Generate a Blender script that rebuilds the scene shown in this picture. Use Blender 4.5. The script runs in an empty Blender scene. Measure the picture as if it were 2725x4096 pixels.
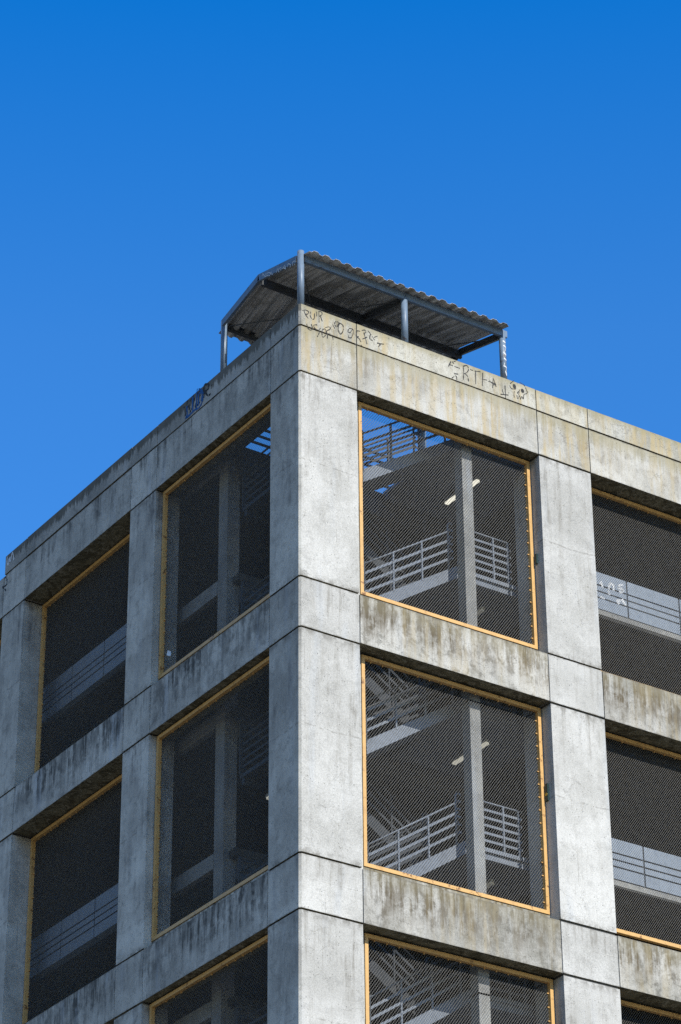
import bpy, bmesh, math, random
from mathutils import Vector, Matrix
random.seed(7)
S = bpy.context.scene
COL = S.collection
ZT = 37.2                      # height of the parapet top above the pavement
U1, U2, U3, U4, U5 = 1.446, 6.218, 7.657, 12.429, 13.868     # joints along the sunny face (x)
V1, V2, V3, V4, V5, V6 = 1.124, 5.832, 6.965, 11.929, 13.025, 17.9   # joints along the shaded face (y)
Z1, Z2, Z3, Z4 = -.552, -1.699, -6.572, -7.716
STOREY = 6.0
LEVEL = [-1.25 - 3.19*k for k in range(6)]      # landing / deck levels
GAP, GAPZ = .011, .021

# ---------------------------------------------------------------- objects
def tag(o, label=None, cat=None, group=None, kind=None):
    for k, v in (('label', label), ('category', cat), ('group', group), ('kind', kind)):
        if v: o[k] = v
    return o
def empty(name, loc):
    o = bpy.data.objects.new(name, None); COL.objects.link(o); o.location = loc
    return o
class MB:
    def __init__(s): s.bm = bmesh.new(); s.smooth = set()
    def box(s, x0, x1, y0, y1, z0, z1):
        v = [s.bm.verts.new((x, y, z)) for z in (z0, z1) for x, y in ((x0, y0), (x1, y0), (x1, y1), (x0, y1))]
        for f in ((3, 2, 1, 0), (4, 5, 6, 7), (0, 1, 5, 4), (1, 2, 6, 5), (2, 3, 7, 6), (3, 0, 4, 7)):
            s.bm.faces.new([v[i] for i in f])
        return s
    def prism(s, pts, off):                       # polygon pts (3-D) extruded by vector off
        a = [s.bm.verts.new(p) for p in pts]; b = [s.bm.verts.new(Vector(p) + Vector(off)) for p in pts]
        n = len(pts); s.bm.faces.new(a[::-1]); s.bm.faces.new(b)
        for i in range(n):
            j = (i+1) % n; s.bm.faces.new((a[i], a[j], b[j], b[i]))
        return s
    def bar(s, p, q, w, h, up=(0, 0, 1)):         # rectangular bar
        p, q = Vector(p), Vector(q); d = (q-p).normalized()
        sd = d.cross(Vector(up)).normalized(); u = sd.cross(d)
        c = [sd*w/2*a + u*h/2*b for a, b in ((-1, -1), (1, -1), (1, 1), (-1, 1))]
        return s.prism([p+x for x in c], q-p)
    def tube(s, pts, r, seg=10, cap=True):
        pts = [Vector(p) for p in pts]; rings = []
        for i, p in enumerate(pts):
            d = ((pts[i+1]-p) if i == 0 else (p-pts[i-1]) if i == len(pts)-1 else (pts[i+1]-pts[i-1])).normalized()
            a = d.orthogonal().normalized() if i == 0 else (a - d*a.dot(d)).normalized()
            b = d.cross(a)
            rings.append([s.bm.verts.new(p + (a*math.cos(t) + b*math.sin(t))*r) for t in [2*math.pi*k/seg for k in range(seg)]])
        for A, B in zip(rings, rings[1:]):
            for k in range(seg):
                f = s.bm.faces.new((A[k], A[(k+1) % seg], B[(k+1) % seg], B[k])); f.smooth = True
        if cap: s.bm.faces.new(rings[0][::-1]); s.bm.faces.new(rings[-1])
        return s
    def bevel(s, w, seg=1):
        bmesh.ops.bevel(s.bm, geom=[e for e in s.bm.edges if len(e.link_faces) == 2 and e.calc_face_angle(0) > .6],
                        offset=w, segments=seg, affect='EDGES', profile=.5, clamp_overlap=True)
        return s
    def build(s, name, mat, parent=None, origin=None):
        bmesh.ops.recalc_face_normals(s.bm, faces=s.bm.faces)
        me = bpy.data.meshes.new(name); s.bm.to_mesh(me); s.bm.free()
        for m in (mat if isinstance(mat, (list, tuple)) else [mat]): me.materials.append(m)
        o = bpy.data.objects.new(name, me); COL.objects.link(o)
        if parent: o.parent = parent
        if origin is not None:
            me.transform(Matrix.Translation(-Vector(origin))); o.location = Vector(origin)
        return o

# ---------------------------------------------------------------- materials
class NT:
    def __init__(s, name):
        s.m = bpy.data.materials.new(name); s.m.use_nodes = True
        s.t = s.m.node_tree; s.t.nodes.clear()
        s.out = s.n('ShaderNodeOutputMaterial'); s.b = s.n('ShaderNodeBsdfPrincipled')
        s.t.links.new(s.b.outputs[0], s.out.inputs[0])
        tc = s.n('ShaderNodeTexCoord'); s.obj = tc.outputs['Object']; s.gen = tc.outputs['Generated']
        s.nor = s.n('ShaderNodeNewGeometry').outputs['True Normal']
        s.rnd = s.n('ShaderNodeObjectInfo').outputs['Random']
    def n(s, t, **k):
        x = s.t.nodes.new(t)
        for a, v in k.items(): setattr(x, a, v)
        return x
    def put(s, sock, v):
        if hasattr(v, 'links'): s.t.links.new(v, sock)
        elif isinstance(v, (tuple, list)): sock.default_value = tuple(v) + ((1,) if len(sock.default_value) == 4 and len(v) == 3 else ())
        else: sock.default_value = v
    def math(s, op, a, b=0., c=None, clamp=False):
        x = s.n('ShaderNodeMath', operation=op, use_clamp=clamp); s.put(x.inputs[0], a); s.put(x.inputs[1], b)
        if c is not None: s.put(x.inputs[2], c)
        return x.outputs[0]
    def vec(s, op, a, b):
        x = s.n('ShaderNodeVectorMath', operation=op); s.put(x.inputs[0], a); s.put(x.inputs[1], b); return x.outputs[0]
    def sep(s, v):
        x = s.n('ShaderNodeSeparateXYZ'); s.put(x.inputs[0], v); return x.outputs
    def comb(s, a, b, c):
        x = s.n('ShaderNodeCombineXYZ')
        for i, v in enumerate((a, b, c)): s.put(x.inputs[i], v)
        return x.outputs[0]
    def noise(s, v, scale, detail=4., rough=.55, dist=0.):
        x = s.n('ShaderNodeTexNoise'); s.put(x.inputs['Vector'], v)
        x.inputs['Scale'].default_value = scale; x.inputs['Detail'].default_value = detail
        x.inputs['Roughness'].default_value = rough; x.inputs['Distortion'].default_value = dist
        return x.outputs['Fac']
    def voro(s, v, scale, feature='F1'):
        x = s.n('ShaderNodeTexVoronoi', feature=feature); s.put(x.inputs['Vector'], v); x.inputs['Scale'].default_value = scale
        return x.outputs['Distance']
    def step(s, v, a, b, inv=False):              # smooth 0..1 between a and b
        x = s.n('ShaderNodeMapRange', interpolation_type='SMOOTHSTEP'); s.put(x.inputs[0], v)
        x.inputs[1].default_value, x.inputs[2].default_value = a, b
        x.inputs[3].default_value, x.inputs[4].default_value = (1, 0) if inv else (0, 1)
        return x.outputs[0]
    def mix(s, f, a, b, mode='MIX'):
        x = s.n('ShaderNodeMix', data_type='RGBA', blend_type=mode); s.put(x.inputs[0], f); s.put(x.inputs[6], a); s.put(x.inputs[7], b)
        return x.outputs[2]
    def bump(s, h, strength, dist=.01):
        x = s.n('ShaderNodeBump'); s.put(x.inputs['Height'], h); x.inputs['Strength'].default_value = strength; x.inputs['Distance'].default_value = dist
        s.t.links.new(x.outputs[0], s.b.inputs['Normal'])
    def done(s, col, rough=.85, metal=0., spec=.3):
        s.put(s.b.inputs['Base Color'], col); s.put(s.b.inputs['Roughness'], rough)
        s.b.inputs['Metallic'].default_value = metal; s.b.inputs['Specular IOR Level'].default_value = spec
        return s.m

def concrete(name, lo, hi, streak=.3, streak_col=(.2, .17, .12), streak_w=6., top=.0, yellow=.0, blotch=.25, blue=.25, crack=.3, soffit=True, cast=.0, bias=0., grime=0.):
    """weathered precast concrete. streak: rain run-down stains; top: dirt crust hanging from the upper edge; yellow: lichen streaks"""
    N = NT(name)
    off = N.vec('MULTIPLY', N.comb(N.rnd, N.rnd, N.rnd), (37., 53., 71.))
    P = N.vec('ADD', N.obj, off)
    x, y, z = N.sep(P)
    s = N.math('ADD', x, y)
    gz = N.sep(N.gen)[2]
    down = N.math('SUBTRACT', 1., gz)
    big = N.noise(P, .9, 5, .6)
    mid = N.noise(P, 4.5, 8, .65, .4)
    fine = N.noise(P, 42, 5, .7)
    col = N.mix(N.step(big, .36, .64), lo, hi)
    # tone of each casting
    t = N.math('MULTIPLY_ADD', N.rnd, .24, .87)
    col = N.mix(1., col, N.comb(t, t, t), 'MULTIPLY')
    col = N.mix(N.math('MULTIPLY', N.step(mid, .50, .68), blotch), col, tuple(c*.52 for c in lo))
    fl = N.step(fine, .34, .68)
    col = N.mix(.42, col, N.mix(fl, (.25, .25, .25), (1., 1., 1.)), 'SOFT_LIGHT')
    sp_ = N.step(N.noise(P, 16., 6, .75), .56, .66)
    col = N.mix(N.math('MULTIPLY', sp_, blotch*.75), col, tuple(c*.55 for c in lo))
    pl = N.step(N.noise(P, 3.1, 7, .68, .8), .55, .66)
    col = N.mix(N.math('MULTIPLY', pl, .22), col, tuple(min(c*1.18, .6) for c in hi))
    # bluish wash marks and pale runs
    w1 = N.noise(N.comb(N.math('MULTIPLY', s, 2.2), 3.1, N.math('MULTIPLY', z, .22)), 1., 4, .5)
    col = N.mix(N.math('MULTIPLY', N.step(w1, .55, .70), blue), col, (.40, .46, .54))
    # rain streaks
    sv = N.comb(N.math('MULTIPLY', s, streak_w), 0., N.math('MULTIPLY', z, .55))
    st = N.noise(sv, 1., 6, .62)
    st2 = N.noise(N.comb(N.math('MULTIPLY', s, streak_w*3.3), 7., N.math('MULTIPLY', z, .8)), 1., 5, .6)
    patch = N.step(N.noise(N.vec('MULTIPLY', P, (.7, .7, .5)), 1., 3, .5), .40, .60)
    k = N.math('MULTIPLY', N.step(st, .47-bias, .64-bias), N.math('MULTIPLY_ADD', N.step(st2, .35, .62), .6, .4))
    fade = N.math('MULTIPLY_ADD', N.step(N.math('MULTIPLY_ADD', st2, .5, down), .35, 1.25, True), .8, .2)
    k = N.math('MULTIPLY', N.math('MULTIPLY', k, fade), N.math('MULTIPLY_ADD', patch, .65, .45))
    k = N.math('MULTIPLY', k, N.math('MULTIPLY_ADD', N.step(mid, .36, .62), .75, .45))
    col = N.mix(N.math('MULTIPLY', k, streak, clamp=True), col, streak_col)
    if grime:
        gm = N.noise(N.comb(N.math('MULTIPLY', s, 2.6), 23., N.math('MULTIPLY', z, 1.1)), 1., 8, .72)
        gk = N.math('MULTIPLY', N.step(gm, .46, .58), N.math('MULTIPLY_ADD', N.step(fine, .35, .6), .5, .5))
        gk = N.math('MULTIPLY', gk, N.step(N.math('MULTIPLY_ADD', gm, .6, down), .75, 1.25, True))
        col = N.mix(N.math('MULTIPLY', gk, grime), col, streak_col)
        pr = N.step(N.noise(N.comb(N.math('MULTIPLY', s, 9.), 41., N.math('MULTIPLY', z, 1.3)), 1., 7, .7), .56, .66)
        col = N.mix(N.math('MULTIPLY', pr, grime*.6), col, hi)
    if yellow:
        yv = N.comb(N.math('MULTIPLY', s, 5.), 19., N.math('MULTIPLY', z, .4))
        yk = N.math('MULTIPLY', N.step(N.noise(yv, 1., 5, .6), .44, .62), N.step(N.noise(N.comb(N.math('MULTIPLY', s, .35), 5., 2.), 1., 2, .5), .36, .58))
        yk = N.math('MULTIPLY', yk, N.math('MULTIPLY_ADD', mid, 1., .3))
        col = N.mix(N.math('MULTIPLY', yk, yellow, clamp=True), col, (.42, .33, .17))
        col = N.mix(N.math('MULTIPLY', N.step(N.math('ADD', N.math('MULTIPLY', st, .8), gz), 1.0, 1.35), yellow*.7), col, (.30, .27, .17))
    if top:
        tk = N.math('MULTIPLY_ADD', N.math('SUBTRACT', N.math('ADD', N.math('MULTIPLY', st, .55), N.math('MULTIPLY', st2, .5)), .52), 2.4, gz)
        col = N.mix(N.math('MULTIPLY', N.step(tk, .52, .66), top), col, (.085, .082, .068))
    # grime along the panel joints, leak marks, a faint pour line
    lo_e, hi_e = N.step(gz, .0, .035, True), N.step(gz, .955, 1.0)
    ed = N.math('MULTIPLY', N.math('MAXIMUM', lo_e, hi_e), N.step(N.noise(P, 5.5, 6, .7), .42, .62))
    col = N.mix(N.math('MULTIPLY', ed, .65), col, (.14, .13, .11))
    lk = N.math('MULTIPLY', N.step(N.noise(N.comb(N.math('MULTIPLY', s, 15.), 11., N.math('MULTIPLY', z, .25)), 1., 3, .5), .64, .70), N.step(N.noise(N.comb(N.math('MULTIPLY', s, 1.3), 1., z), 1., 2), .48, .58))
    col = N.mix(N.math('MULTIPLY', lk, min(streak, 1.)*.55), col, streak_col)
    if cast:
        ln_ = N.step(N.math('ABSOLUTE', N.math('SUBTRACT', N.math('MULTIPLY_ADD', N.noise(P, 1.5, 4), .03, gz), .58)), .0, .006, True)
        col = N.mix(N.math('MULTIPLY', N.math('MULTIPLY', ln_, N.step(mid, .42, .55)), cast), col, (.2, .19, .17))
        col = N.mix(N.math('MULTIPLY', N.step(gz, .585, .60), .10), col, (.22, .215, .20))
    # bug holes, scratches
    v = N.voro(P, 15.)
    hole = N.math('MULTIPLY', N.step(v, .07, .20, True), N.step(N.noise(P, 5., 4), .48, .58))
    col = N.mix(N.math('MULTIPLY', hole, .8), col, (.07, .07, .065))
    v2 = N.voro(P, 5.5)
    hole2 = N.math('MULTIPLY', N.step(v2, .04, .12, True), N.step(N.noise(P, 1.7, 2), .46, .56))
    col = N.mix(N.math('MULTIPLY', hole2, .7), col, (.12, .115, .10))
    warp = N.vec('ADD', P, N.vec('MULTIPLY', N.comb(mid, N.noise(P, 3., 4), big), (.5, .5, .5)))
    ck = N.step(N.voro(warp, 2.2, 'DISTANCE_TO_EDGE'), .0, .016, True)
    ck = N.math('MULTIPLY', ck, N.step(N.noise(P, 1.1, 2), .5, .58))
    col = N.mix(N.math('MULTIPLY', ck, crack), col, (.16, .15, .13))
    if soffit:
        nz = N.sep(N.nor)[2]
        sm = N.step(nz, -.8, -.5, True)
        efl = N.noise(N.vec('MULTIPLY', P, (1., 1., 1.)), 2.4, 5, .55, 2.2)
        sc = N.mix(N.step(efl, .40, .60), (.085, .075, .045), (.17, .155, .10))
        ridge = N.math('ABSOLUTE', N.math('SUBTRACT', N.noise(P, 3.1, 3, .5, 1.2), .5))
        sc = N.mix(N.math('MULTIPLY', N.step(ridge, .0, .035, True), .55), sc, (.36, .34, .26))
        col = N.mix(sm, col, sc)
    N.bump(N.math('SUBTRACT', N.math('MULTIPLY_ADD', mid, .5, N.math('MULTIPLY', fine, .35)), N.math('ADD', hole, ck)), .35, .012)
    return N.done(col, .9, 0, .25)

def paint(name, base, dirt, rust=None, dirt_amt=.5, rough=.5, rust_amt=.8, scale=6., spec=.4, metal=0.):
    N = NT(name)
    P = N.vec('ADD', N.obj, N.vec('MULTIPLY', N.comb(N.rnd, N.rnd, N.rnd), (17., 23., 31.)))
    a = N.noise(P, scale, 6, .65)
    col = N.mix(N.math('MULTIPLY', N.step(a, .45, .72), dirt_amt), base, dirt)
    x, y, z = N.sep(P)
    st = N.noise(N.comb(N.math('MULTIPLY', x, 9.), N.math('MULTIPLY', y, 9.), N.math('MULTIPLY', z, .9)), 1., 5, .6)
    col = N.mix(N.math('MULTIPLY', N.step(st, .5, .72), dirt_amt*.7), col, dirt)
    if rust:
        r = N.math('MULTIPLY', N.step(N.noise(P, 7., 7, .72, .5), .55, .64), N.step(N.noise(P, 1.3, 3), .45, .56))
        col = N.mix(N.math('MULTIPLY', r, rust_amt), col, rust)
    N.bump(a, .15, .004)
    return N.done(col, rough, metal, spec)

def flat(name, col, rough=.8, metal=0., spec=.3):
    N = NT(name); P = N.obj
    c = N.mix(N.step(N.noise(P, 8., 5, .6), .35, .7), tuple(v*.8 for v in col), col)
    return N.done(c, rough, metal, spec)

M = {}
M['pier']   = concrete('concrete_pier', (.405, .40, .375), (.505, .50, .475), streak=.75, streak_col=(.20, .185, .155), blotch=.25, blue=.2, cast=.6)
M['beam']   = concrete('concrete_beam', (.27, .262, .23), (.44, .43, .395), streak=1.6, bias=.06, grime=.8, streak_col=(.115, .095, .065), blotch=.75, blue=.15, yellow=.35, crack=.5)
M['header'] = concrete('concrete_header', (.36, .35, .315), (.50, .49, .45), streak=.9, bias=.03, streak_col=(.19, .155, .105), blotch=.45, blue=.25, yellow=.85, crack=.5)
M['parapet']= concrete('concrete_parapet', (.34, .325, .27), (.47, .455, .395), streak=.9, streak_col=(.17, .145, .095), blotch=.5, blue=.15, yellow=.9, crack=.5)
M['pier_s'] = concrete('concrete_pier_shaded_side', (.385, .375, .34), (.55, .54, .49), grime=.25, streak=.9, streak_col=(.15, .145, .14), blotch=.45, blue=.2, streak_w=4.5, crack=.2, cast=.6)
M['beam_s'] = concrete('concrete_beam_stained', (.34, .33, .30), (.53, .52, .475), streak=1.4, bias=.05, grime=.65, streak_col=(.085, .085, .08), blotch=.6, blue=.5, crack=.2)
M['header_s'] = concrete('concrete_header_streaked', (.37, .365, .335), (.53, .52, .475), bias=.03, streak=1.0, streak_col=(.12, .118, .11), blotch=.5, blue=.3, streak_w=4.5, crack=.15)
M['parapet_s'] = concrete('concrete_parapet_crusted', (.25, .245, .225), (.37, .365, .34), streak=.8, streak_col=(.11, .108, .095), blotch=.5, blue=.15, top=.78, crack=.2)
M['core']   = flat('joint_mortar', (.10, .10, .095))
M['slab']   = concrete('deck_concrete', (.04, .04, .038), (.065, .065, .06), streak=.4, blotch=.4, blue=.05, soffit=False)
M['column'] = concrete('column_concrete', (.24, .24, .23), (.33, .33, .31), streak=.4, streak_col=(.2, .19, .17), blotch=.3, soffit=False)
M['column_shade'] = concrete('shade_toned_column_concrete', (.085, .088, .09), (.12, .122, .125), streak=.4, streak_col=(.06, .06, .06), blotch=.3, soffit=False)  # column concrete darkened, interior shade painted into the colour
M['frame']  = paint('ochre_frame_paint', (.64, .39, .145), (.42, .245, .10), rust=(.13, .045, .018), dirt_amt=.45, rough=.45, rust_amt=.85, scale=5.)
M['wire']   = flat('galvanised_wire', (.20, .193, .178), .5, .0, .3)
M['steel']  = paint('blue_grey_steel_paint', (.155, .215, .295), (.09, .12, .16), rust=(.07, .045, .03), dirt_amt=.6, rough=.45)
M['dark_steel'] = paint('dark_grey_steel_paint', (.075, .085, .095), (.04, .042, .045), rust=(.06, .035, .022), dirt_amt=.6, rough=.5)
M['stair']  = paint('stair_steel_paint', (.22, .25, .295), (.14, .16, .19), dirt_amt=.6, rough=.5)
M['stair_shade'] = paint('shade_toned_stair_paint', (.05, .058, .068), (.03, .035, .04), dirt_amt=.5, rough=.5)  # stair paint with the shade of the far flights put into its colour
M['barrier']= paint('galvanised_barrier_sheet', (.30, .345, .40), (.20, .235, .28), dirt_amt=.5, rough=.45)
M['black_spray'] = flat('black_spray_paint', (.035, .034, .033), .7)
M['blue_spray']  = flat('blue_spray_paint', (.02, .10, .30), .6)
M['white_spray'] = flat('white_spray_paint', (.68, .70, .72), .6)
M['lamp_body'] = flat('white_lamp_housing', (.7, .7, .66), .5)
M['paper'] = flat('white_paper', (.75, .78, .8), .7)
M['sign']  = flat('dark_green_plate', (.02, .05, .05), .4)
M['sign_mark'] = flat('yellow_mark', (.65, .42, .05), .5)
M['asphalt'] = concrete('asphalt', (.085, .083, .078), (.12, .117, .11), streak=0., blotch=.2, blue=0., crack=.6, soffit=False)
M['paving'] = concrete('pavement_concrete', (.26, .255, .24), (.33, .325, .31), streak=0., blotch=.3, blue=0., crack=.6, soffit=False)
M['line'] = flat('white_road_paint', (.7, .7, .68), .7)
def sheet_mat():
    N = NT('corrugated_galvanised_sheet'); P = N.obj; x, y, z = N.sep(P)
    v = N.comb(N.math('MULTIPLY', x, 7.), N.math('MULTIPLY', y, .45), 0.)
    a = N.noise(v, 1., 6, .65)
    c = N.mix(N.step(a, .42, .58), (.36, .35, .325), (.76, .74, .70))
    c = N.mix(N.math('MULTIPLY', N.step(N.noise(P, 2.2, 6, .65), .52, .68), .6), c, (.24, .21, .16))
    c = N.mix(N.math('MULTIPLY', N.step(N.noise(P, 5.5, 6, .7), .64, .70), .7), c, (.11, .055, .025))
    N.bump(a, .2, .005)
    return N.done(c, .5, .0, .4)
M['sheet'] = sheet_mat()
def lamp_mat(nm, e):
    N = NT(nm); N.done((.85, .84, .75), .5)
    N.b.inputs['Emission Color'].default_value = (1., .96, .80, 1); N.b.inputs['Emission Strength'].default_value = e
    return N.m
M['tube'], M['tube_dim'], M['tube_off'] = lamp_mat('lit_tube_diffuser', .8), lamp_mat('dim_tube_diffuser', .35), lamp_mat('faint_tube_diffuser', .06)
# ---------------------------------------------------------------- graffiti strokes in metres: (along the wall, height from the parapet top)
TAG_FRONT = [
  [(0.07,-0.187),(0.149,-0.144),(0.228,-0.158),(0.205,-0.223),(0.135,-0.254)],
  [(0.107,-0.174),(0.149,-0.258),(0.219,-0.331)],
  [(0.276,-0.14),(0.267,-0.242),(0.317,-0.314),(0.368,-0.276),(0.374,-0.146)],
  [(0.431,-0.083),(0.43,-0.196)],
  [(0.473,-0.067),(0.544,-0.041),(0.567,-0.089),(0.515,-0.165),(0.481,-0.163)],
  [(0.487,-0.076),(0.492,-0.33)],
  [(0.529,-0.174),(0.571,-0.272)],
  [(0.176,-0.482),(0.218,-0.585),(0.274,-0.606),(0.322,-0.547),(0.294,-0.45)],
  [(0.444,-0.412),(0.359,-0.449),(0.373,-0.514),(0.435,-0.54)],
  [(0.528,-0.472),(0.491,-0.513),(0.491,-0.598),(0.443,-0.714)],
  [(0.562,-0.493),(0.641,-0.445),(0.669,-0.519),(0.632,-0.632),(0.575,-0.666),(0.561,-0.587),(0.57,-0.499)],
  [(0.65,-0.405),(0.755,-0.347),(0.769,-0.398),(0.678,-0.488),(0.711,-0.546)],
  [(0.706,-0.548),(0.696,-0.665)],
  [(0.725,-0.527),(0.824,-0.562),(0.843,-0.654)],
  [(0.992,-0.146),(0.907,-0.158),(0.889,-0.255),(0.954,-0.265),(0.989,-0.162),(0.983,-0.249)],
  [(0.835,-0.252),(0.888,-0.341)],
  [(1.003,-0.156),(1.097,-0.185),(1.099,-0.321),(1.038,-0.428),(0.982,-0.377),(0.98,-0.25),(1.026,-0.148)],
  [(1.346,-0.182),(1.254,-0.213),(1.23,-0.301),(1.287,-0.295),(1.354,-0.185),(1.356,-0.298),(1.309,-0.42),(1.24,-0.439),(1.238,-0.384)],
  [(1.46,-0.189),(1.541,-0.174)],
  [(1.46,-0.189),(1.438,-0.345),(1.51,-0.37),(1.555,-0.439)],
  [(1.438,-0.354),(1.499,-0.323)],
  [(1.554,-0.519),(1.576,-0.531)],
  [(1.584,-0.138),(1.663,-0.101),(1.685,-0.15),(1.627,-0.214)],
  [(1.628,-0.134),(1.682,-0.336),(1.715,-0.438)],
  [(1.596,-0.353),(1.718,-0.261)],
  [(1.743,-0.086),(1.829,-0.169),(1.902,-0.271),(1.787,-0.287),(1.806,-0.163)],
  [(1.9,-0.2),(1.988,-0.134)],
  [(1.971,-0.323),(2.15,-0.284)],
  [(2.069,-0.316),(2.01,-0.395)],
  [(1.988,-0.294),(2.063,-0.347)],
]
TAG_WORD = [
  [(4.005,-0.12),(3.961,-0.095),(4.053,-0.039)],
  [(3.86,-0.188),(3.973,-0.189),(4.152,-0.192)],
  [(3.917,-0.096),(3.852,-0.246)],
  [(3.997,-0.382),(4.102,-0.356)],
  [(3.933,-0.519),(4.04,-0.424),(4.066,-0.524)],
  [(4.251,-0.099),(4.257,-0.255),(4.239,-0.449)],
  [(4.251,-0.099),(4.351,-0.049),(4.388,-0.123),(4.348,-0.223),(4.253,-0.3)],
  [(4.268,-0.28),(4.357,-0.321),(4.376,-0.45)],
  [(4.424,-0.11),(4.514,-0.122),(4.711,-0.081)],
  [(4.581,-0.098),(4.571,-0.448)],
  [(4.771,-0.089),(4.751,-0.434)],
  [(4.749,-0.255),(4.886,-0.237)],
  [(4.915,-0.255),(5.027,-0.251)],
  [(5.057,-0.119),(5.03,-0.388)],
  [(5.005,-0.267),(5.118,-0.248)],
  [(5.07,-0.149),(5.127,-0.326)],
  [(5.049,-0.301),(5.129,-0.273)],
  [(5.371,-0.211),(5.375,-0.534)],
  [(5.29,-0.327),(5.33,-0.463)],
  [(5.238,-0.478),(5.456,-0.425)],
  [(5.465,-0.358),(5.474,-0.367)],
]
TAG_SKULL = [
  [(5.625,0.008),(5.528,-0.098),(5.51,-0.178),(5.562,-0.223),(5.667,-0.195)],
  [(5.62,-0.101),(5.658,-0.135),(5.662,-0.183)],
  [(5.609,-0.128),(5.638,-0.162)],
  [(5.815,-0.179),(5.893,-0.152)],
  [(5.808,-0.199),(5.882,-0.184)],
  [(5.769,-0.183),(5.703,-0.287),(5.737,-0.264)],
  [(5.772,-0.173),(5.741,-0.329)],
  [(5.955,-0.124),(5.984,-0.158),(5.967,-0.207),(5.887,-0.264),(5.866,-0.387),(5.823,-0.33),(5.788,-0.42),(5.762,-0.337),(5.711,-0.432),(5.691,-0.347)],
  [(5.778,0.018),(5.914,-0.022),(5.959,-0.114)],
  [(5.627,-0.267),(5.608,-0.361),(5.62,-0.429)],
]
TAG_SIDE_BLACK = [
  [(4.536,-0.038),(4.572,-0.165),(4.623,-0.403)],
  [(4.594,-0.226),(4.451,-0.221)],
  [(4.474,-0.231),(4.421,-0.397),(4.359,-0.335)],
  [(4.696,-0.165),(4.676,-0.132)],
  [(4.443,-0.116),(4.268,-0.031)],
  [(4.241,-0.136),(4.296,-0.237)],
  [(4.17,-0.115),(4.006,-0.078)],
  [(3.935,-0.32),(4.032,-0.377),(4.201,-0.389),(4.148,-0.287),(4.126,-0.4)],
  [(4.014,-0.213),(3.986,-0.198)],
  [(3.846,-0.346),(3.843,-0.027),(3.737,-0.052),(3.654,-0.092),(3.662,-0.211),(3.827,-0.189)],
  [(3.827,-0.196),(3.754,-0.278),(3.681,-0.368),(3.583,-0.399),(3.588,-0.374)],
  [(3.535,-0.175),(3.518,-0.194)],
]
TAG_SIDE_BLUE = [
  [(4.571,-0.18),(4.54,-0.4),(4.584,-0.479),(4.159,-0.455)],
  [(4.308,-0.464),(4.321,-0.064)],
  [(4.15,-0.024),(4.151,-0.496)],
  [(4.168,0.027),(3.996,-0.051),(3.881,-0.196),(3.891,-0.379),(4.005,-0.493),(4.151,-0.485)],
  [(4.064,-0.128),(4.066,-0.432)],
  [(4.064,-0.116),(3.969,-0.142),(3.915,-0.222),(3.938,-0.383)],
]
TAG_END = [
  [(13.029,-0.606),(12.912,-0.65),(12.88,-0.839),(13.033,-0.845),(13.117,-0.818)],
  [(13.052,-0.859),(13.035,-0.899)],
  [(12.985,-0.922),(12.903,-1.015)],
]
TAG_END_WHITE = [
  [(12.932,-0.057),(12.936,-0.221),(12.844,-0.33),(12.854,-0.149)],
  [(12.747,-0.287),(12.668,-0.071),(12.571,-0.326)],
  [(12.808,-0.281),(12.791,-0.134)],
]
TAG_BARRIER = [
  [(8.624,-3.649),(8.66,-3.804)],
  [(8.642,-3.66),(8.6,-3.739)],
  [(8.852,-3.697),(8.903,-3.624),(8.965,-3.663),(8.967,-3.779)],
  [(8.852,-3.697),(8.823,-3.855),(8.846,-3.931)],
  [(9.251,-3.561),(9.146,-3.601),(9.112,-3.686),(9.233,-3.675),(9.209,-3.757),(9.125,-3.765)],
  [(8.571,-4.046),(8.698,-4.074)],
  [(9.188,-3.929),(9.29,-4.065)],
  [(9.034,-4.008),(9.147,-3.991)],
  [(9.034,-4.008),(9.103,-4.087)],
]
TAG_GABLE = [
  [(1.533,1.561),(1.523,1.622),(1.461,1.553),(1.395,1.465),(1.38,1.565)],
  [(1.344,1.452),(1.319,1.53),(1.193,1.446),(1.243,1.41),(1.319,1.47)],
  [(1.168,1.475),(1.127,1.375),(1.042,1.441)],
  [(0.966,1.331),(0.916,1.401),(0.865,1.289)],
  [(0.891,1.37),(0.776,1.352),(0.791,1.279)],
  [(0.716,1.284),(0.641,1.323),(0.591,1.212),(0.691,1.303)],
  [(0.517,1.217),(0.492,1.285),(0.393,1.194),(0.428,1.165)],
  [(0.319,1.135),(0.319,1.233),(0.221,1.191),(0.245,1.108)],
]
TAG_GABLE_DARK = [
  [(2.916,1.151),(2.855,1.223)],
  [(2.864,1.162),(2.749,1.13),(2.803,1.227)],
  [(2.724,1.182),(2.673,1.236),(2.619,1.157)],
  [(2.62,1.207),(2.544,1.28),(2.49,1.183)],
  [(2.492,1.283),(2.415,1.306),(2.398,1.213)],
  [(2.415,1.306),(2.339,1.362),(2.275,1.259)],
  [(2.364,1.36),(2.245,1.342)],
]
SKULL_EYES = [(5.633, -0.134, 0.045, 0.055), (5.852, -0.178, 0.045, 0.055)]
SUN, SKY, EXPO, DENOISE = 4.5, .13, .30, False
AIR, DUST, OZ = 1., .3, 3.
TINT = ((0., (.98, .90, .70)), (1., (.08, .20, .28)), (.22, (.88, .82, .66)), (.42, (.40, .99, 1.52)), (.55, (.30, .98, 1.58)), (.655, (.0, .86, 1.66)), (.80, (.1, .3, .42)))
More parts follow.
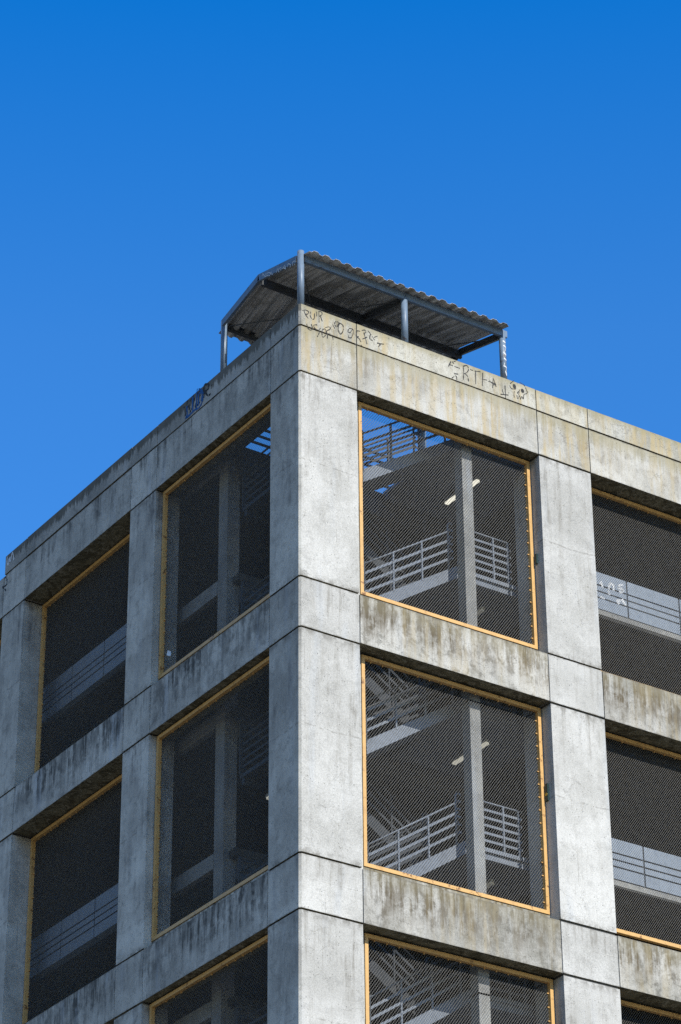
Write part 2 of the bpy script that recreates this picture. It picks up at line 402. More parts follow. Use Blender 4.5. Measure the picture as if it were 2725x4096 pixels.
# ---------------------------------------------------------------- ground
road = MB().box(-1500, 1500, -1500, 1500, -.5, 0).build('ground', M['asphalt']); tag(road, kind='structure')
pv = MB().box(-6, 60, -6, 60, .0, .13).bevel(.02).build('pavement', M['paving']); tag(pv, kind='structure')
ln = MB()
for i in range(24): ln.box(-60+i*6, -57+i*6, -14.08, -13.92, .0, .004)
tag(ln.build('road_markings', M['line']), kind='structure')

# ---------------------------------------------------------------- the garage
G = tag(empty('parking_garage', (0, 0, 0)), 'weathered grey concrete parking garage of stacked precast panels with mesh-screened openings', 'building')
def zz(z): return ZT + z
jr = random.Random(4)
def gp(): return GAPZ*jr.uniform(.65, 1.45)             # joints are never all the same width

def add(mb, name, mat, bev=.012):
    if bev: mb.bevel(bev)
    return mb.build(name, mat, G)
g = GAP
def panel_x(name, x0, x1, z0, z1, depth, mat, y0=0.):       # on the sunny face (normal -y)
    return add(MB().box(x0+g, x1-g, y0, depth, zz(z0)+gp(), zz(z1)-gp()), name, mat)
def panel_y(name, y0, y1, z0, z1, depth, mat):              # on the shaded face (normal -x)
    return add(MB().box(0, depth, y0+g, y1-g, zz(z0)+gp(), zz(z1)-gp()), name, mat)
def corner(name, z0, z1, mat, t=None):
    c = .042; a, b = U1-g, V1-g
    pts = [(c, 0), (a, 0), (a, b), (0, b), (0, c)] if t is None else [(c, 0), (a, 0), (a, t), (t, t), (t, b), (0, b), (0, c)]
    mb = MB().prism([(x, y, zz(z0)+GAPZ) for x, y in pts], (0, 0, z1-z0-2*GAPZ)).bevel(.010)
    o = mb.build(name, mat, G)
    for f in o.data.polygons:                               # the two faces weather differently
        if f.normal.x < -.5 or f.normal.y > .9: f.material_index = 1
    return o
TP = .30                                                    # parapet thickness
DB, DP, DS = .55, .95, .62                                           # beam and pier depth
# parapet cap and header row
corner('parapet_panel', Z1, 0, [M['parapet'], M['parapet_s']], TP)
corner('header_panel', Z2, Z1, [M['header'], M['header_s']], DB)
cap = {}
for i, (a, b) in enumerate(((U1, U2), (U2, U3), (U3, U4), (U4, U5), (U5, U5+4.77))):
    cap[i] = panel_x('parapet_panel', a, b, Z1, 0, TP, M['parapet'])
    panel_x('header_panel', a, b, Z2, Z1, DB, M['header'])
capl = {}
for i, (a, b) in enumerate(((V1, V2), (V2, V3), (V3, V4), (V4, V5))):
    capl[i] = panel_y('parapet_panel', a, b, Z1, 0, TP, M['parapet_s'])
for a, b in ((V1, V2), (V2, V3), (V3, V4), (V4, V5), (V5, V6), (V6, V6+1.1)):
    panel_y('header_panel', a, b, Z2, Z1, DB, M['header_s'])
# storeys
NS = 3
for k in range(NS):
    t0, t1 = (Z2, Z3) if k == 0 else (Z4-STOREY*(k-1), Z3-STOREY*k)     # opening top, bottom
    b0, b1 = t1, Z4-STOREY*k                                            # beam band
    corner('corner_panel', t1, t0, [M['pier'], M['pier_s']])
    corner('corner_panel', b1, b0, [M['pier'], M['pier_s']])
    for a, b in ((U2, U3), (U4, U5), (U5+4.77, U5+6.2)):
        panel_x('pier_panel', a, b, t1, t0, DP, M['pier']); panel_x('pier_panel', a, b, b1, b0, DP, M['pier'])
    for a, b in ((V2, V3), (V4, V5), (V6, V6+1.1)):
        panel_y('pier_panel', a, b, t1, t0, DS, M['pier_s']); panel_y('pier_panel', a, b, b1, b0, DS, M['pier_s'])
    for a, b in ((U1, U2), (U3, U4), (U5, U5+4.77)): panel_x('beam_panel', a, b, b1, b0, DB, M['beam'])
    for a, b in ((V1, V2), (V3, V4), (V5, V6)): panel_y('beam_panel', a, b, b1, b0, DB, M['beam_s'])
zb = zz(Z4-STOREY*(NS-1))
# dark cores that close the joints
def core(x0, x1, y0, y1, z0, z1): MB().box(x0, x1, y0, y1, z0, z1).build('joint_backing', M['core'], G)
e = .035
core(e+.03, U1-e, e+.03, V1-e, zb, zz(Z2)-.002)
for a, b in ((U2, U3), (U4, U5)): core(a+e, b-e, e, DP-e, zb, zz(Z2)-.002)
for a, b in ((V2, V3), (V4, V5), (V6, V6+1.1)): core(e, DS-e, a+e, b-e, zb, zz(Z2)-.002)
core(U1-.06, U5+4.7, e, TP-e, zz(Z2)+.05, zz(0)-.05); core(e, TP-e, V1-.06, V5-.05, zz(Z2)+.05, zz(0)-.05); core(e, TP-e, V5-.04, V6+1.0, zz(Z2)+.05, zz(Z1)-.05)
core(e+.03, U1-.07, e+.03, TP-e, zz(Z2)+.05, zz(0)-.05); core(e+.035, TP-e-.005, TP-e+.005, V1-.07, zz(Z2)+.05, zz(0)-.05)
for k in range(NS):
    b0, b1 = Z3-STOREY*k, Z4-STOREY*k
    for a, b in ((U1, U2), (U3, U4)): core(a-.05, b+.05, e, DB-e, zz(b1)+.05, zz(b0)-.05)
    for a, b in ((V1, V2), (V3, V4)): core(e, DB-e, a-.05, b+.05, zz(b1)+.05, zz(b0)-.05)
# plain storeys below the picture, down to the pavement
add(MB().box(0, U5+4.77, .02, .6, .13, zb-.01), 'lower_wall', M['pier'], 0)
add(MB().box(.0, .6, .62, V6+1.1, .13, zb-.01), 'lower_wall', M['pier_s'], 0)

# decks and interior structure
DX, DY, XE, YE = 7.3, 3.85, 18.3, 27.
for k, L in enumerate(LEVEL):
    z1, z0 = zz(L), zz(L)-.16
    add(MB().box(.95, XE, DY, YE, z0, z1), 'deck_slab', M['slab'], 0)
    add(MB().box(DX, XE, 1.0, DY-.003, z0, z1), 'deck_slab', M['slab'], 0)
    for xx in (9.6, 15.5): MB().box(xx, xx+.35, 6.5, YE, z0-.55, z0-.002).build('deck_beam', M['slab'], G)
    MB().box(1.1, 9.4, 8.2, 8.6, z0-.55, z0-.002).build('deck_beam', M['slab'], G)
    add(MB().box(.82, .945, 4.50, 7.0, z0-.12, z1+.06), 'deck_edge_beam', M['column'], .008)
    MB().box(1.1, DX, DY+.02, DY+.32, z0-.45, z0-.002).build('deck_beam', M['column_shade'], G)
add(MB().box(.95, XE, YE+.01, YE+.3, 0.2, zz(LEVEL[0])), 'added_rear_wall', M['slab'], 0)  # unseen walls added at the far sides to keep the decks dark
add(MB().box(XE+.01, XE+.3, .7, YE, 0.2, zz(LEVEL[0])), 'added_rear_wall', M['slab'], 0)
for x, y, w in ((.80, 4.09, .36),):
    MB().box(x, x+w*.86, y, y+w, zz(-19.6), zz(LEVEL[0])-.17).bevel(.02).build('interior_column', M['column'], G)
for k in range(3):                                          # haunches on the side column
    z = zz(LEVEL[2*k])-.17
    MB().prism([(1.11, 4.1, z-.75), (1.11, 4.1, z), (1.55, 4.1, z), (1.55, 4.1, z-.35)], (0, .34, 0)).build('column_haunch', M['column_shade'], G)
# mullion columns just behind the sunny screens
for k in range(3):
    zt, zb2 = (Z2+.25, LEVEL[2]-.32) if k == 0 else (LEVEL[2*k]-.28, LEVEL[2*k]-6.7)
    MB().box(4.50, 4.77, .50, .77, zz(zb2), zz(zt)).bevel(.012).build('mullion_column', M['column'], G)
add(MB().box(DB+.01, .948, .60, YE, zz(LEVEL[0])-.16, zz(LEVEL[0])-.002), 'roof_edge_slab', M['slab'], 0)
add(MB().box(.56, 2.05, 1.00, 1.07, zz(LEVEL[0])-.16, zz(.38)), 'added_sun_block', M['slab'], 0)  # added block behind the parapet, keeps sun off the stair interior
# roof guard rail seen against the sky inside the tower
rg = MB()
for i in range(5): rg.bar((1., DY+.06, zz(LEVEL[0])+.25+.2*i), (DX, DY+.06, zz(LEVEL[0])+.25+.2*i), .04, .05)
for i in range(5): rg.bar((1.05+1.5*i, DY+.06, zz(LEVEL[0])), (1.05+1.5*i, DY+.06, zz(LEVEL[0])+1.07), .05, .05, (0, 1, 0))
rg.build('roof_guard_rail', M['dark_steel'], G)

# ---------------------------------------------------------------- mesh screens
def wire_mesh(w, h, p):
    """chain-link fabric in the plane (s, z), front wires leaning one way and rear wires the other"""
    bm = bmesh.new(); K = 1.35; h /= K                       # the diamonds stand taller than wide
    for sgn, dy, r in ((1, 0., p*.066), (-1, .008, p*.036)):
        n = int((w+h)/p)
        for i in range(1, n):
            c = i*p
            if sgn > 0: a0, a1 = max(-c, -w)+0., 0; pts = [(max(0, c-h), min(c, h)), (min(c, w), max(0, c-w))]; pts = [(w-pts[0][0], pts[0][1]), (w-pts[1][0], pts[1][1])]
            else: pts = [(max(0, c-h), min(c, h)), (min(c, w), max(0, c-w))]
            (s0, z0), (s1, z1) = pts; z0 *= K; z1 *= K
            if abs(s1-s0) < .03: continue
            d = Vector((s1-s0, 0, z1-z0)).normalized(); nrm = Vector((d.z, 0, -d.x))
            q = [nrm*r, Vector((0, r, 0)), -nrm*r, Vector((0, -r, 0))]
            A = [bm.verts.new(Vector((s0, dy, z0))+v) for v in q]; B = [bm.verts.new(Vector((s1, dy, z1))+v) for v in q]
            for k in range(4): bm.faces.new((A[k], A[(k+1) % 4], B[(k+1) % 4], B[k])).smooth = True
    me = bpy.data.meshes.new('wire_mesh'); bmesh.ops.recalc_face_normals(bm, faces=bm.faces); bm.to_mesh(me); bm.free(); me.materials.append(M['wire'])
    return me
def frame_mesh(w, h, fw=.078, dp=.09):
    mb = MB(); tr = random.Random(int(w*1000))
    o, i = [(0, 0), (w, 0), (w, h), (0, h)], [(fw, fw), (w-fw, fw), (w-fw, h-fw), (fw, h-fw)]
    R = [[mb.bm.verts.new((a, y, b)) for a, b in ring] for ring, y in ((o, 0), (i, 0), (i, dp), (o, dp))]
    for q in range(4):
        A, B = R[q], R[(q+1) % 4]
        for j in range(4): mb.bm.faces.new((A[j], A[(j+1) % 4], B[(j+1) % 4], B[j]))
    mb.bevel(.006)
    s = .29                                                  # tabs that hold the wire
    n = int((h-2*fw)/s)
    for j in range(n):
        z = fw + (j+.6)*s
        for x0, x1 in ((fw-.004, fw+.04), (w-fw-.04, w-fw+.004)): mb.box(x0, x1, dp*.55, dp-.01, z, z+.02) if tr.random() < .9 else 0
    n = int((w-2*fw)/s)
    for j in range(n):
        x = fw + (j+.6)*s
        for z0, z1 in ((fw-.004, fw+.03), (h-fw-.03, h-fw+.004)): mb.box(x, x+.018, dp*.55, dp-.01, z0, z1) if tr.random() < .8 else 0
    return mb
mcache = {}
def screen(face, a, b, zlo, zhi, d, up, pitch, shim=0.):
    a += shim; zlo += up; m = .018; w, h = b-a-2*m, zhi-zlo-.03
    key = (round(w, 2), round(h, 2), pitch)
    if key not in mcache:
        fm = frame_mesh(w, h).build('screen_frame', M['frame']); me = fm.data; bpy.data.objects.remove(fm)
        mcache[key] = (me, wire_mesh(w-.10, h-.10, pitch))
    fme, wme = mcache[key]
    f = bpy.data.objects.new('screen_frame', fme); COL.objects.link(f); f.parent = G
    if face == 'x': f.location = (a+m, d, zz(zlo)+.004)
    else: f.location = (d, b-m, zz(zlo)+.004); f.rotation_euler = (0, 0, -math.pi/2)
    o = bpy.data.objects.new('wire_mesh', wme); COL.objects.link(o); o.parent = f; o.location = (.05, .078, .05)
for k in range(3):
    t0, t1 = (Z2, Z3) if k == 0 else (Z4-STOREY*(k-1), Z3-STOREY*k)
    screen('x', U1, U2, t1, t0, .31, .215, .060, .225); screen('x', U3, U4, t1, t0, .45, (.20, .295, .295)[k], .052)
    screen('y', V1, V2, t1, t0, .17, .185, .058); screen('y', V3, V4, t1, t0, .48, .2, .052)
    if k < 2: screen('y', V5, V6, t1, t0, .48, .2, .052)
    # concrete jamb and sill kerbs the frames stand against
    add(MB().box(U1+.002, U1+.235, .33, .50, zz(t1)+.002, zz(t0)-.03), 'jamb_kerb', M['pier'], 0)
    add(MB().box(U1+.24, U2-.002, .33, .50, zz(t1)+.0, zz(t1)+.21), 'sill_kerb', M['beam'], 0)
    add(MB().box(U3+.002, U4-.002, .47, .54, zz(t1)+.0, zz(t1)+.19), 'sill_kerb', M['beam'], 0)
    add(MB().box(.19, .5, V1+.002, V2-.002, zz(t1)+.0, zz(t1)+.18), 'sill_kerb', M['beam_s'], 0)
    add(MB().box(.49, .54, V3+.002, V4-.002, zz(t1)+.0, zz(t1)+.195), 'sill_kerb', M['beam_s'], 0)

# ---------------------------------------------------------------- graffiti, as paint lying on the panels
def catmull(p, n=5):
    if len(p) < 3: return p
    q = [p[0]] + p + [p[-1]]; out = []
    for i in range(1, len(q)-2):
        for t in [j/n for j in range(n)]:
            a, b, c, d = q[i-1:i+3]
            out.append(tuple(.5*((2*b[k]) + (-a[k]+c[k])*t + (2*a[k]-5*b[k]+4*c[k]-d[k])*t*t + (-a[k]+3*b[k]-3*c[k]+d[k])*t**3) for k in (0, 1)))
    return out + [p[-1]]
def spray(name, strokes, face, at, w, mat, parent, loc=(0, 0, 0), fills=()):
    rnd = random.Random(len(strokes))
    items = [[[min(p[0] for p in s), max(p[0] for p in s), min(p[1] for p in s), max(p[1] for p in s)], [s], []] for s in strokes]
    items += [[[f[0]-f[2], f[0]+f[2], f[1]-f[3], f[1]+f[3]], [], [f]] for f in fills]
    m = .02; again = True
    while again:                                            # one mesh per letter or drawing: join what touches
        again = False
        for i in range(len(items)):
            for j in range(i+1, len(items)):
                A, B = items[i][0], items[j][0]
                if A[0]-m < B[1] and B[0]-m < A[1] and A[2]-m < B[3] and B[2]-m < A[3]:
                    items[i] = [[min(A[0], B[0]), max(A[1], B[1]), min(A[2], B[2]), max(A[3], B[3])], items[i][1]+items[j][1], items[i][2]+items[j][2]]
                    del items[j]; again = True; break
            if again: break
    for _, ss, ff in items: spray_one(name, ss, face, at, w, mat, parent, loc, ff, rnd)
def spray_one(name, strokes, face, at, w, mat, parent, loc, fills, rnd):
    mb = MB()
    def P(a, z, lift): return (a-loc[0], at-lift-loc[1], zz(z)-loc[2]) if face == 'x' else (at-lift-loc[0], a-loc[1], zz(z)-loc[2])
    def quad(pts): mb.bm.faces.new([mb.bm.verts.new(p) for p in pts])
    for si, st in enumerate(strokes):
        lift = .003 + .0004*(si % 6)
        p = catmull(st) if len(st) > 2 else st
        L, R = [], []
        for i, (a, z) in enumerate(p):
            a0, z0 = p[max(i-1, 0)]; a1, z1 = p[min(i+1, len(p)-1)]
            dx, dz = a1-a0, z1-z0; l = math.hypot(dx, dz) or 1
            ww = w/2*rnd.uniform(.45, 1.25)
            L.append((a-dz/l*ww, z+dx/l*ww)); R.append((a+dz/l*ww, z-dx/l*ww))
        for i in range(len(p)-1):
            if len(p) > 4 and rnd.random() < .06: continue
            quad([P(*L[i], lift), P(*L[i+1], lift), P(*R[i+1], lift), P(*R[i], lift)])
    for a, z, rx, rz in fills:
        quad([P(a+rx*math.cos(t), z+rz*math.sin(t), .0035) for t in [2*math.pi*j/14 for j in range(14)]])
    return mb.build(name, mat, parent)
spray('graffiti', TAG_FRONT, 'x', 0, .023, M['black_spray'], cap[0])
spray('graffiti', TAG_WORD, 'x', 0, .024, M['black_spray'], cap[0])
spray('graffiti', TAG_SKULL, 'x', 0, .02, M['black_spray'], cap[0], fills=SKULL_EYES)
spray('graffiti', TAG_SIDE_BLACK, 'y', 0, .055, M['black_spray'], capl[0])
spray('graffiti', TAG_SIDE_BLUE, 'y', -.003, .060, M['blue_spray'], capl[0])
spray('graffiti', TAG_END, 'y', 0, .05, M['black_spray'], capl[3])
spray('graffiti', TAG_END_WHITE, 'y', 0, .05, M['white_spray'], capl[3])

# ---------------------------------------------------------------- rooftop canopy
CX = [.115, 2.80, 5.45]; YF, YR, YB = .13, 1.70, 3.22; ZF, ZR, ZBK = 1.33, 1.71, 1.37
CA = tag(empty('rooftop_canopy', (CX[0], YF, ZT)), 'blue-grey steel canopy with a folded corrugated roof standing on the parapet corner', 'canopy')
CO = (CX[0], YF, ZT)
def cpart(mb, name, mat, par=None): return mb.build(name, mat, par or CA, None)
def C(x, y, z): return (x-CO[0], y-CO[1], z)
posts = []
for i, x in enumerate(CX):
    posts.append(cpart(MB().tube([C(x, YF, -.01), C(x, YF, (1.42, 1.30, 1.30)[i])], .075, 18), 'post', M['steel']))
    cpart(MB().tube([C(x, YB, -1.2 if i else -.01), C(x, YB, 1.36)], .075, 18), 'post', M['steel'])
def channel(p, q, h=.165, w=.06, side=1):
    """steel channel from p to q: web plus two flanges towards +side"""
    mb = MB(); p, q = Vector(p), Vector(q); d = (q-p).normalized(); sd = d.cross(Vector((0, 0, 1))).normalized()*side; u = Vector((0, 0, 1)) - d*d.z; u.normalize()
    prof = [(0, 0), (w, 0), (w, .012), (.012, .012), (.012, h-.012), (w, h-.012), (w, h), (0, h)]
    return mb.prism([p + sd*a + u*(b-h) for a, b in prof], q-p)
fx0, fx1 = CX[0]+.07, CX[2]+.05
cpart(channel(C(CX[0]+.077, YF-.06, ZF-.01), C(CX[2]+.10, YF-.06, ZF-.01), .165, .07, -1), 'front_beam', M['steel'])
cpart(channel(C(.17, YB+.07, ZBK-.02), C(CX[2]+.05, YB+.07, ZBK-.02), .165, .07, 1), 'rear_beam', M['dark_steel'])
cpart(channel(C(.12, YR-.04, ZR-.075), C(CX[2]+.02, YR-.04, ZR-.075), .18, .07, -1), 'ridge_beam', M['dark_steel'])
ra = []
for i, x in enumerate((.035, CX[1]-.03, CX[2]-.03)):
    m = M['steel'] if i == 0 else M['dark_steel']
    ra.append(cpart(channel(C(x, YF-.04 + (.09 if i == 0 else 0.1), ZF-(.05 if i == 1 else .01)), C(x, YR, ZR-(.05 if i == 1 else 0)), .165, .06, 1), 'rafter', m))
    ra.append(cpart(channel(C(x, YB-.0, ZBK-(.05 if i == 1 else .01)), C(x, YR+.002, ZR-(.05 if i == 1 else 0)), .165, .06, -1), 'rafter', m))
def roof_sheet(x0, x1, ya, za, yb, zb, pitch=.278, amp=.027):
    n = int(round((x1-x0)/pitch)); prof = []
    for i in range(n):
        b = x0 + i*pitch
        prof += [(b, -amp), (b+pitch*.22, -amp), (b+pitch*.42, amp), (b+pitch*.78, amp), (b+pitch*.98, -amp)]
    mb = MB(); NS_ = 6; rows = []
    for t in [j/NS_ for j in range(NS_+1)]:
        y, z = ya+(yb-ya)*t, za+(zb-za)*t
        rows.append([[mb.bm.verts.new(C(px, y, z+pz+dz)) for px, pz in prof] for dz in (0, .004)])
    for r0, r1 in zip(rows, rows[1:]):
        for k in (0, 1):
            for i in range(len(prof)-1): mb.bm.faces.new((r0[k][i], r0[k][i+1], r1[k][i+1], r1[k][i]))
        for i in (0, -1): mb.bm.faces.new((r0[0][i], r0[1][i], r1[1][i], r1[0][i]))
    for r in (rows[0], rows[-1]):
        for i in range(len(prof)-1): mb.bm.faces.new((r[0][i], r[0][i+1], r[1][i+1], r[1][i]))
    return mb
sl = (ZR-ZF)/(YR-YF)
cpart(roof_sheet(.15, 5.48, YF-.29, 1.302, YR+.05, ZR+.06), 'roof_sheet', M['sheet'])
cpart(roof_sheet(.15, 5.48, YB+.30, ZBK-.12, YR-.02, ZR+.048), 'roof_sheet', M['sheet'])
for p, q in (((CX[0]+.05, YB-.05, 1.22), (CX[1]-.05, YF+.1, 1.17)), ((CX[0]+.08, YF+.1, 1.17), (CX[1]-.05, YB-.05, 1.22)),
             ((CX[1]+.05, YB-.05, 1.22), (CX[2]-.05, YF+.1, 1.17)), ((CX[1]+.05, YF+.1, 1.17), (CX[2]-.05, YB-.05, 1.22))):
    cpart(MB().tube([C(*p), C(*q)], .014, 6), 'tie_rod', M['dark_steel'])
spray('graffiti', TAG_GABLE, 'y', .035, .020, M['white_spray'], ra[0], CO)
spray('graffiti', TAG_GABLE_DARK, 'y', .035, .022, M['black_spray'], ra[1], CO)
# scribbles on the outer front post
def scribble(par, x, r, pts, w, mat):
    mb = MB()
    for (a0, z0), (a1, z1) in zip(pts, pts[1:]):
        n = 4
        for j in range(n):
            A, B = [(a0+(a1-a0)*t, z0+(z1-z0)*t) for t in (j/n, (j+1)/n)]
            c = [((a + s_*w*.5/r*.7), z + s_*w*.5) for a, z in (A, B) for s_ in (-1, 1)]
            vs = [mb.bm.verts.new(C(x+(r+.003)*math.sin(a), YF-(r+.003)*math.cos(a), z)) for a, z in (c[0], c[1], c[3], c[2])]
            mb.bm.faces.new(vs)
    mb.build('graffiti', mat, par)
scribble(posts[2], CX[2], .075, [(-.5, 1.02), (.3, .98), (-.4, .90), (.5, .86), (.1, .76), (-.5, .72), (.4, .66), (-.3, .56), (.5, .52), (-.2, .44), (-.5, .36), (.5, .33), (.0, .22), (.4, .12), (-.2, .06)], .030, M['white_spray'])

# ---------------------------------------------------------------- staircase in the tower
ST = tag(empty('steel_staircase', (2.33, 1.1, zz(-19.6))), 'grey steel dog-leg staircase with railed flights behind the corner screens', 'staircase')
SO = Vector((2.33, 1.1, zz(-19.6)))
def sp(mb, name, mat, par=None): 
    o = mb.build(name, mat, None); o.data.transform(Matrix.Translation(-SO)); o.parent = par or ST
    return o
XA, XB, XC, XD = 1.0, 2.33, 4.72, 7.27       # half landing edge, flight foot, flight head, main landing edge
YN0, YN1, YF0, YF1 = 1.10, 2.30, 2.62, 3.80
RISE = 3.19/2
def rails(mb, pts, n, post_x, h=1.0, gap=.23, pr=.022, bw=.012, bh=.055, ext=.0):
    """guard rail over a base line p->q: round top rail and n flat rails below, posts at the given fractions"""
    p, q = Vector(pts[0]), Vector(pts[1]); d = q-p; up = Vector((0, 0, 1)); e0 = d.normalized()*ext
    mb.tube([p-e0+up*h, q+e0+up*h], pr, 8)
    for i in range(1, n+1): mb.bar(p-e0+up*(h-gap*i), q+e0+up*(h-gap*i), bw, bh)
    for t in post_x:
        a = p+d*t; mb.bar(a, a+up*(h-.01), .035, .045, (0, 1, 0) if abs(d.x) > abs(d.y) else (1, 0, 0))
def flight(y0, y1, xl, xh, zl, zh, near):
    """flight from (xl, zl) up to (xh, zh)"""
    mb = MB(); s = 1 if xh > xl else -1
    for y in (y0, y1-.03):
        mb.prism([(xl, y, zl-.26), (xh, y, zh-.27), (xh, y, zh+.02), (xl, y, zl+.06)], (0, .03, 0))
    n = 9
    for i in range(n):
        x = xl+(xh-xl)*(i/n); z = zl+(zh-zl)*((i+1)/n)-.14
        mb.box(min(x, x+s*.29), max(x, x+s*.29), y0+.031, y1-.031, z-.045, z)
        mb.box(x-.006, x+.006, y0+.031, y1-.031, max(z-(zh-zl)/n, zl-.2), z-.046)
    mb.prism([(xl, y0+.032, zl-.25), (xh, y0+.032, zh-.26), (xh, y0+.032, zh-.24), (xl, y0+.032, zl-.23)], (0, y1-y0-.064, 0))
    ms = M['stair'] if near else M['stair_shade']
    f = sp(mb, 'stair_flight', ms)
    for y in (y0+.015, y1-.015):
        r = MB()
        rails(r, ((xl, y, zl+.0), (xh-s*.14, y, zh-.10)), 3, (.33, .66), h=.95, gap=.225)
        # newel at the head with a returned loop
        xn = xh-s*.20; zt = zh+1.03
        r.tube([(xn, y, zh-.15), (xn, y, zt-.05), (xn+s*.03, y, zt), (xn+s*.09, y, zt+.01), (xn+s*.13, y, zt-.03)], .024, 8)
        for i in range(5): r.bar((xn, y, zt-.16-.172*i), (xn+s*.13, y, zt-.16-.172*i), .012, .045)
        sp(r, 'handrail', M['stair'] if near and y < y0+.1 else M['stair_shade'], f)
def landing(x0, x1, y0, y1, z, sides, ms):
    mb = MB().box(x0, x1, y0, y1, z-.09, z)
    mb.box(x0+.02, x1-.02, y0+.05, y0+.15, z-.24, z-.091); mb.box(x0+.02, x1-.02, y1-.15, y1-.05, z-.24, z-.091)
    l = sp(mb, 'landing', ms)
    for sd in sides:
        r = MB(); h = 1.02
        if sd == 'front': 
            rails(r, ((x0+.42, y0+.02, z), (6.20, y0+.02, z)), 5, (0., .55, .92), h=h, gap=.172)
            rails(r, ((6.42, y0+.02, z), (x1, y0+.02, z)), 5, (.5,), h=h, gap=.172)
        elif sd == 'front_all': rails(r, ((x0, y0+.02, z), (x1, y0+.02, z)), 5, (0., .5, 1.), h=h, gap=.172)
        elif sd == 'side': rails(r, ((x0+.02, y0, z), (x0+.02, y1, z)), 5, (0.01, .5, .99), h=h, gap=.172)
        elif sd == 'back': rails(r, ((x0, y1-.02, z), (x1, y1-.02, z)), 6, (0., .5, 1.), h=1.35, gap=.2)
        sp(r, 'guard_rail', ms, l)
for k, L in enumerate(LEVEL):
    z = zz(L)
    landing(XC, XD, YN0, YF1, z, ('front',), M['stair'])
    if k < 5: 
        landing(XA, XB, YN0, YF1, z-RISE, ('side', 'back', 'front_all'), M['stair_shade'])
        flight(YN0, YN1, XB, XC, z-RISE, z, True)
        flight(YF0, YF1, XC, XB, z-2*RISE, z-RISE, False)

# ---------------------------------------------------------------- deck edge barriers seen through the wide screens
def barrier(face, a0, a1, at, L, phase, label):
    """pressed-sheet vehicle barrier: four boards with slots between, posts, on a kerb"""
    o0 = (a0, at, zz(L)) if face == 'x' else (at, a0, zz(L))
    B = tag(empty('deck_barrier', o0), label, 'barrier', 'sheet barriers along the parking decks')
    W = a1-a0
    def bx(mb, s0, s1, d0, d1, z0, z1):
        return mb.box(s0, s1, d0, d1, z0, z1) if face == 'x' else mb.box(d0, d1, s0, s1, z0, z1)
    for z0, z1 in ((.66, .97), (.505, .625), (.345, .470), (.05, .31)):
        mb = MB(); s = -phase
        while s < W:
            bx(mb, max(s+.02, 0), min(s+1.48, W), -.02, .0, z0, z1); s += 1.5
        mb.bevel(.004).build('barrier_board', M['barrier'], B)
    s = -phase
    while s < W:
        if s > 0: bx(MB(), s-.03, s+.03, .004, .07, .0, .97).build('barrier_post', M['dark_steel'], B)
        s += 1.5
    bx(MB(), 0, W, .09, .11, .05, .95).build('backing_rail', M['dark_steel'], B)
    bx(MB(), 0, W, -.06, .16, -.12, .0).bevel(.01).build('kerb', M['column'], B)
    return B
for k, lab in ((1, 'upper grey sheet barrier with white scrawl behind the wide screen on the sunny face'), (3, 'plain grey sheet barrier one storey lower behind the wide sunny-side screen'), (5, 'grey sheet barrier in the lowest opening on the sunny face')):
    b = barrier('x', 7.75, 16., 1.05, LEVEL[k]+(.03 if k == 1 else 0), (7.75-9.35) % 1.5, lab)
    if k == 1: spray('graffiti', TAG_BARRIER, 'x', 1.03, .07, M['white_spray'], [c for c in b.children if c.name.startswith('barrier_board')][0], tuple(b.location))
for k, lab in ((1, 'upper blue-grey sheet barrier in shade behind the wide screen on the dark face'), (3, 'lower blue-grey sheet barrier in shade behind the wide dark-face screen')):
    barrier('y', 7.05, 17., 1.02, LEVEL[k], (7.05-9.75) % 1.5, lab)

# ---------------------------------------------------------------- strip lights, small things
def strip(x, y0, y1, z, label, mat):
    L = tag(empty('strip_light', (x, (y0+y1)/2, zz(z))), label, 'strip light', 'strip lights under the stair landings')
    h = (y1-y0)/2
    MB().box(-.05, .05, -h, h, .0, .06).build('lamp_housing', M['lamp_body'], L)
    MB().box(-.045, .045, -h+.02, h-.02, -.045, .0).bevel(.015).build('diffuser', mat, L)
    MB().box(-.012, .012, -h*.6-.01, -h*.6+.01, .06, .28).build('hanger', M['dark_steel'], L); MB().box(-.012, .012, h*.6-.01, h*.6+.01, .06, .28).build('hanger', M['dark_steel'], L)
for k, lab in ((0, 'bright strip light under the roof-level stair landing'), (1, 'strip light low behind the top sunny-face screen beside the mullion column'), (2, 'dim strip light under the landing behind the middle sunny-face screen'), (3, 'strip light low behind the middle sunny-face screen beside the mullion column')):
    strip(5.88, 1.75, 3.0, LEVEL[k]-.38 if k else -1.56, lab, M[('tube', 'tube_off', 'tube_dim', 'tube_off')[k]])
strip(1.62, 3.0, 3.7, LEVEL[2]-RISE-.40, 'small strip light under the half landing behind the middle dark-face screen', M['tube_dim'])
sc = MB().prism([(0, 0, 0), (.03, .02, .13), (-.01, .10, .19), (-.03, .11, .07)], (.004, 0, 0)).build('paper_scrap', M['paper']); sc.location = (.225, 5.42, zz(-5.98))
tag(sc, 'torn white paper scrap caught in the foot of the upper dark-face screen', 'paper')
for y0, y1, z0, z1, lab in ((.19, .28, -9.88, -9.50, 'dark plate with a yellow mark on the pier reveal beside the middle screen'), (.20, .27, -4.32, -4.08, 'small dark plate on the pier reveal beside the top screen')):
    s_ = empty('sign_plate', (U2, (y0+y1)/2, zz((z0+z1)/2))); tag(s_, lab, 'sign')
    hh, hw = (z1-z0)/2, (y1-y0)/2
    MB().box(-.03, .012, -hw, hw, -hh, hh).bevel(.005).build('plate', M['sign'], s_)
    if z1 < -9: MB().tube([(-.034, 0, -.05), (-.029, 0, -.05)], .035, 14).build('mark', M['sign_mark'], s_)

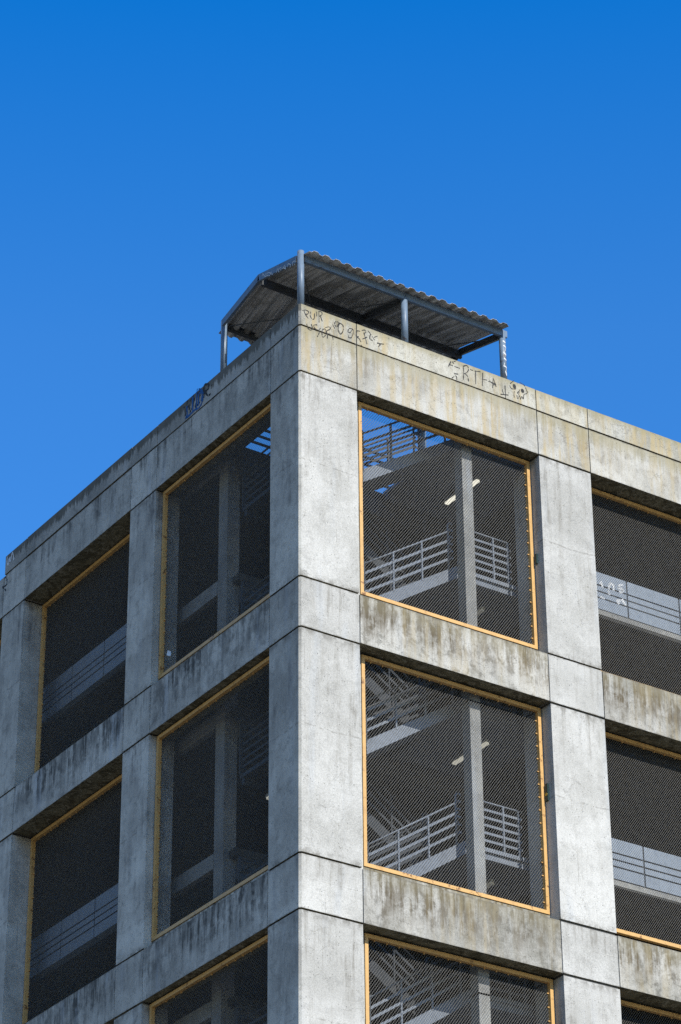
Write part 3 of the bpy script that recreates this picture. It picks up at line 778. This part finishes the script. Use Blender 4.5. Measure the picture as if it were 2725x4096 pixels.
# ---------------------------------------------------------------- camera, sun, sky
cam = bpy.data.cameras.new('camera'); co = bpy.data.objects.new('camera', cam); COL.objects.link(co)
cam.sensor_fit = 'VERTICAL'; cam.sensor_height = 36; cam.sensor_width = 24; cam.lens = 11986.87/4096*36
cam.clip_start = .5; cam.clip_end = 5000
yaw, pit, rol = math.radians(56.00178), math.radians(30.17917), math.radians(-.47493)
d = Vector((math.cos(pit)*math.cos(yaw), math.cos(pit)*math.sin(yaw), math.sin(pit)))
r = d.cross(Vector((0, 0, 1))).normalized(); u = r.cross(d)
r, u = r*math.cos(rol)+u*math.sin(rol), u*math.cos(rol)-r*math.sin(rol)
co.matrix_world = Matrix(((r.x, u.x, -d.x, -28.6132), (r.y, u.y, -d.y, -43.9027), (r.z, u.z, -d.z, ZT-35.5956), (0, 0, 0, 1)))
S.camera = co

EL = math.radians(39.5); AZ = .015            # sun almost square to the bright face, just off grazing on the dark one
ld = Vector((-AZ, 1, -math.tan(EL))).normalized()          # direction the light travels
sun = bpy.data.lights.new('sun', 'SUN'); so = bpy.data.objects.new('sun', sun); COL.objects.link(so)
sun.energy = SUN; sun.angle = math.radians(.53); sun.color = (1., .95, .86)
so.rotation_euler = ld.to_track_quat('-Z', 'Y').to_euler(); so.location = (0, -80, 90)
W = bpy.data.worlds.new('World'); S.world = W; W.use_nodes = True
nt = W.node_tree; nt.nodes.clear()
sky = nt.nodes.new('ShaderNodeTexSky'); sky.sky_type = 'NISHITA'; sky.sun_disc = False
sky.sun_elevation = EL; sky.sun_rotation = math.radians(180); sky.altitude = 300; sky.air_density = AIR; sky.dust_density = DUST; sky.ozone_density = OZ
bg = nt.nodes.new('ShaderNodeBackground'); bg.inputs[1].default_value = SKY
ow = nt.nodes.new('ShaderNodeOutputWorld')
tc = nt.nodes.new('ShaderNodeTexCoord'); sx = nt.nodes.new('ShaderNodeSeparateXYZ'); nt.links.new(tc.outputs['Generated'], sx.inputs[0])
rp = nt.nodes.new('ShaderNodeValToRGB'); nt.links.new(sx.outputs[2], rp.inputs[0])       # deep clear blue overhead, pale haze at the horizon
for i, (p, c) in enumerate(TINT):
    e_ = rp.color_ramp.elements[i] if i in (0, 1) else rp.color_ramp.elements.new(p)
    e_.position = p; e_.color = c + (1,)
mu = nt.nodes.new('ShaderNodeVectorMath'); mu.operation = 'MULTIPLY'
nt.links.new(sky.outputs[0], mu.inputs[0]); nt.links.new(rp.outputs[0], mu.inputs[1]); nt.links.new(mu.outputs[0], bg.inputs[0]); nt.links.new(bg.outputs[0], ow.inputs[0])
S.view_settings.view_transform = 'Standard'; S.view_settings.look = 'None'; S.view_settings.gamma = 1; S.view_settings.exposure = EXPO
S.render.engine = 'CYCLES'; S.cycles.max_bounces = 6; S.cycles.diffuse_bounces = 4; S.cycles.use_denoising = DENOISE; S.cycles.use_adaptive_sampling = False; S.cycles.sample_clamp_indirect = 3.
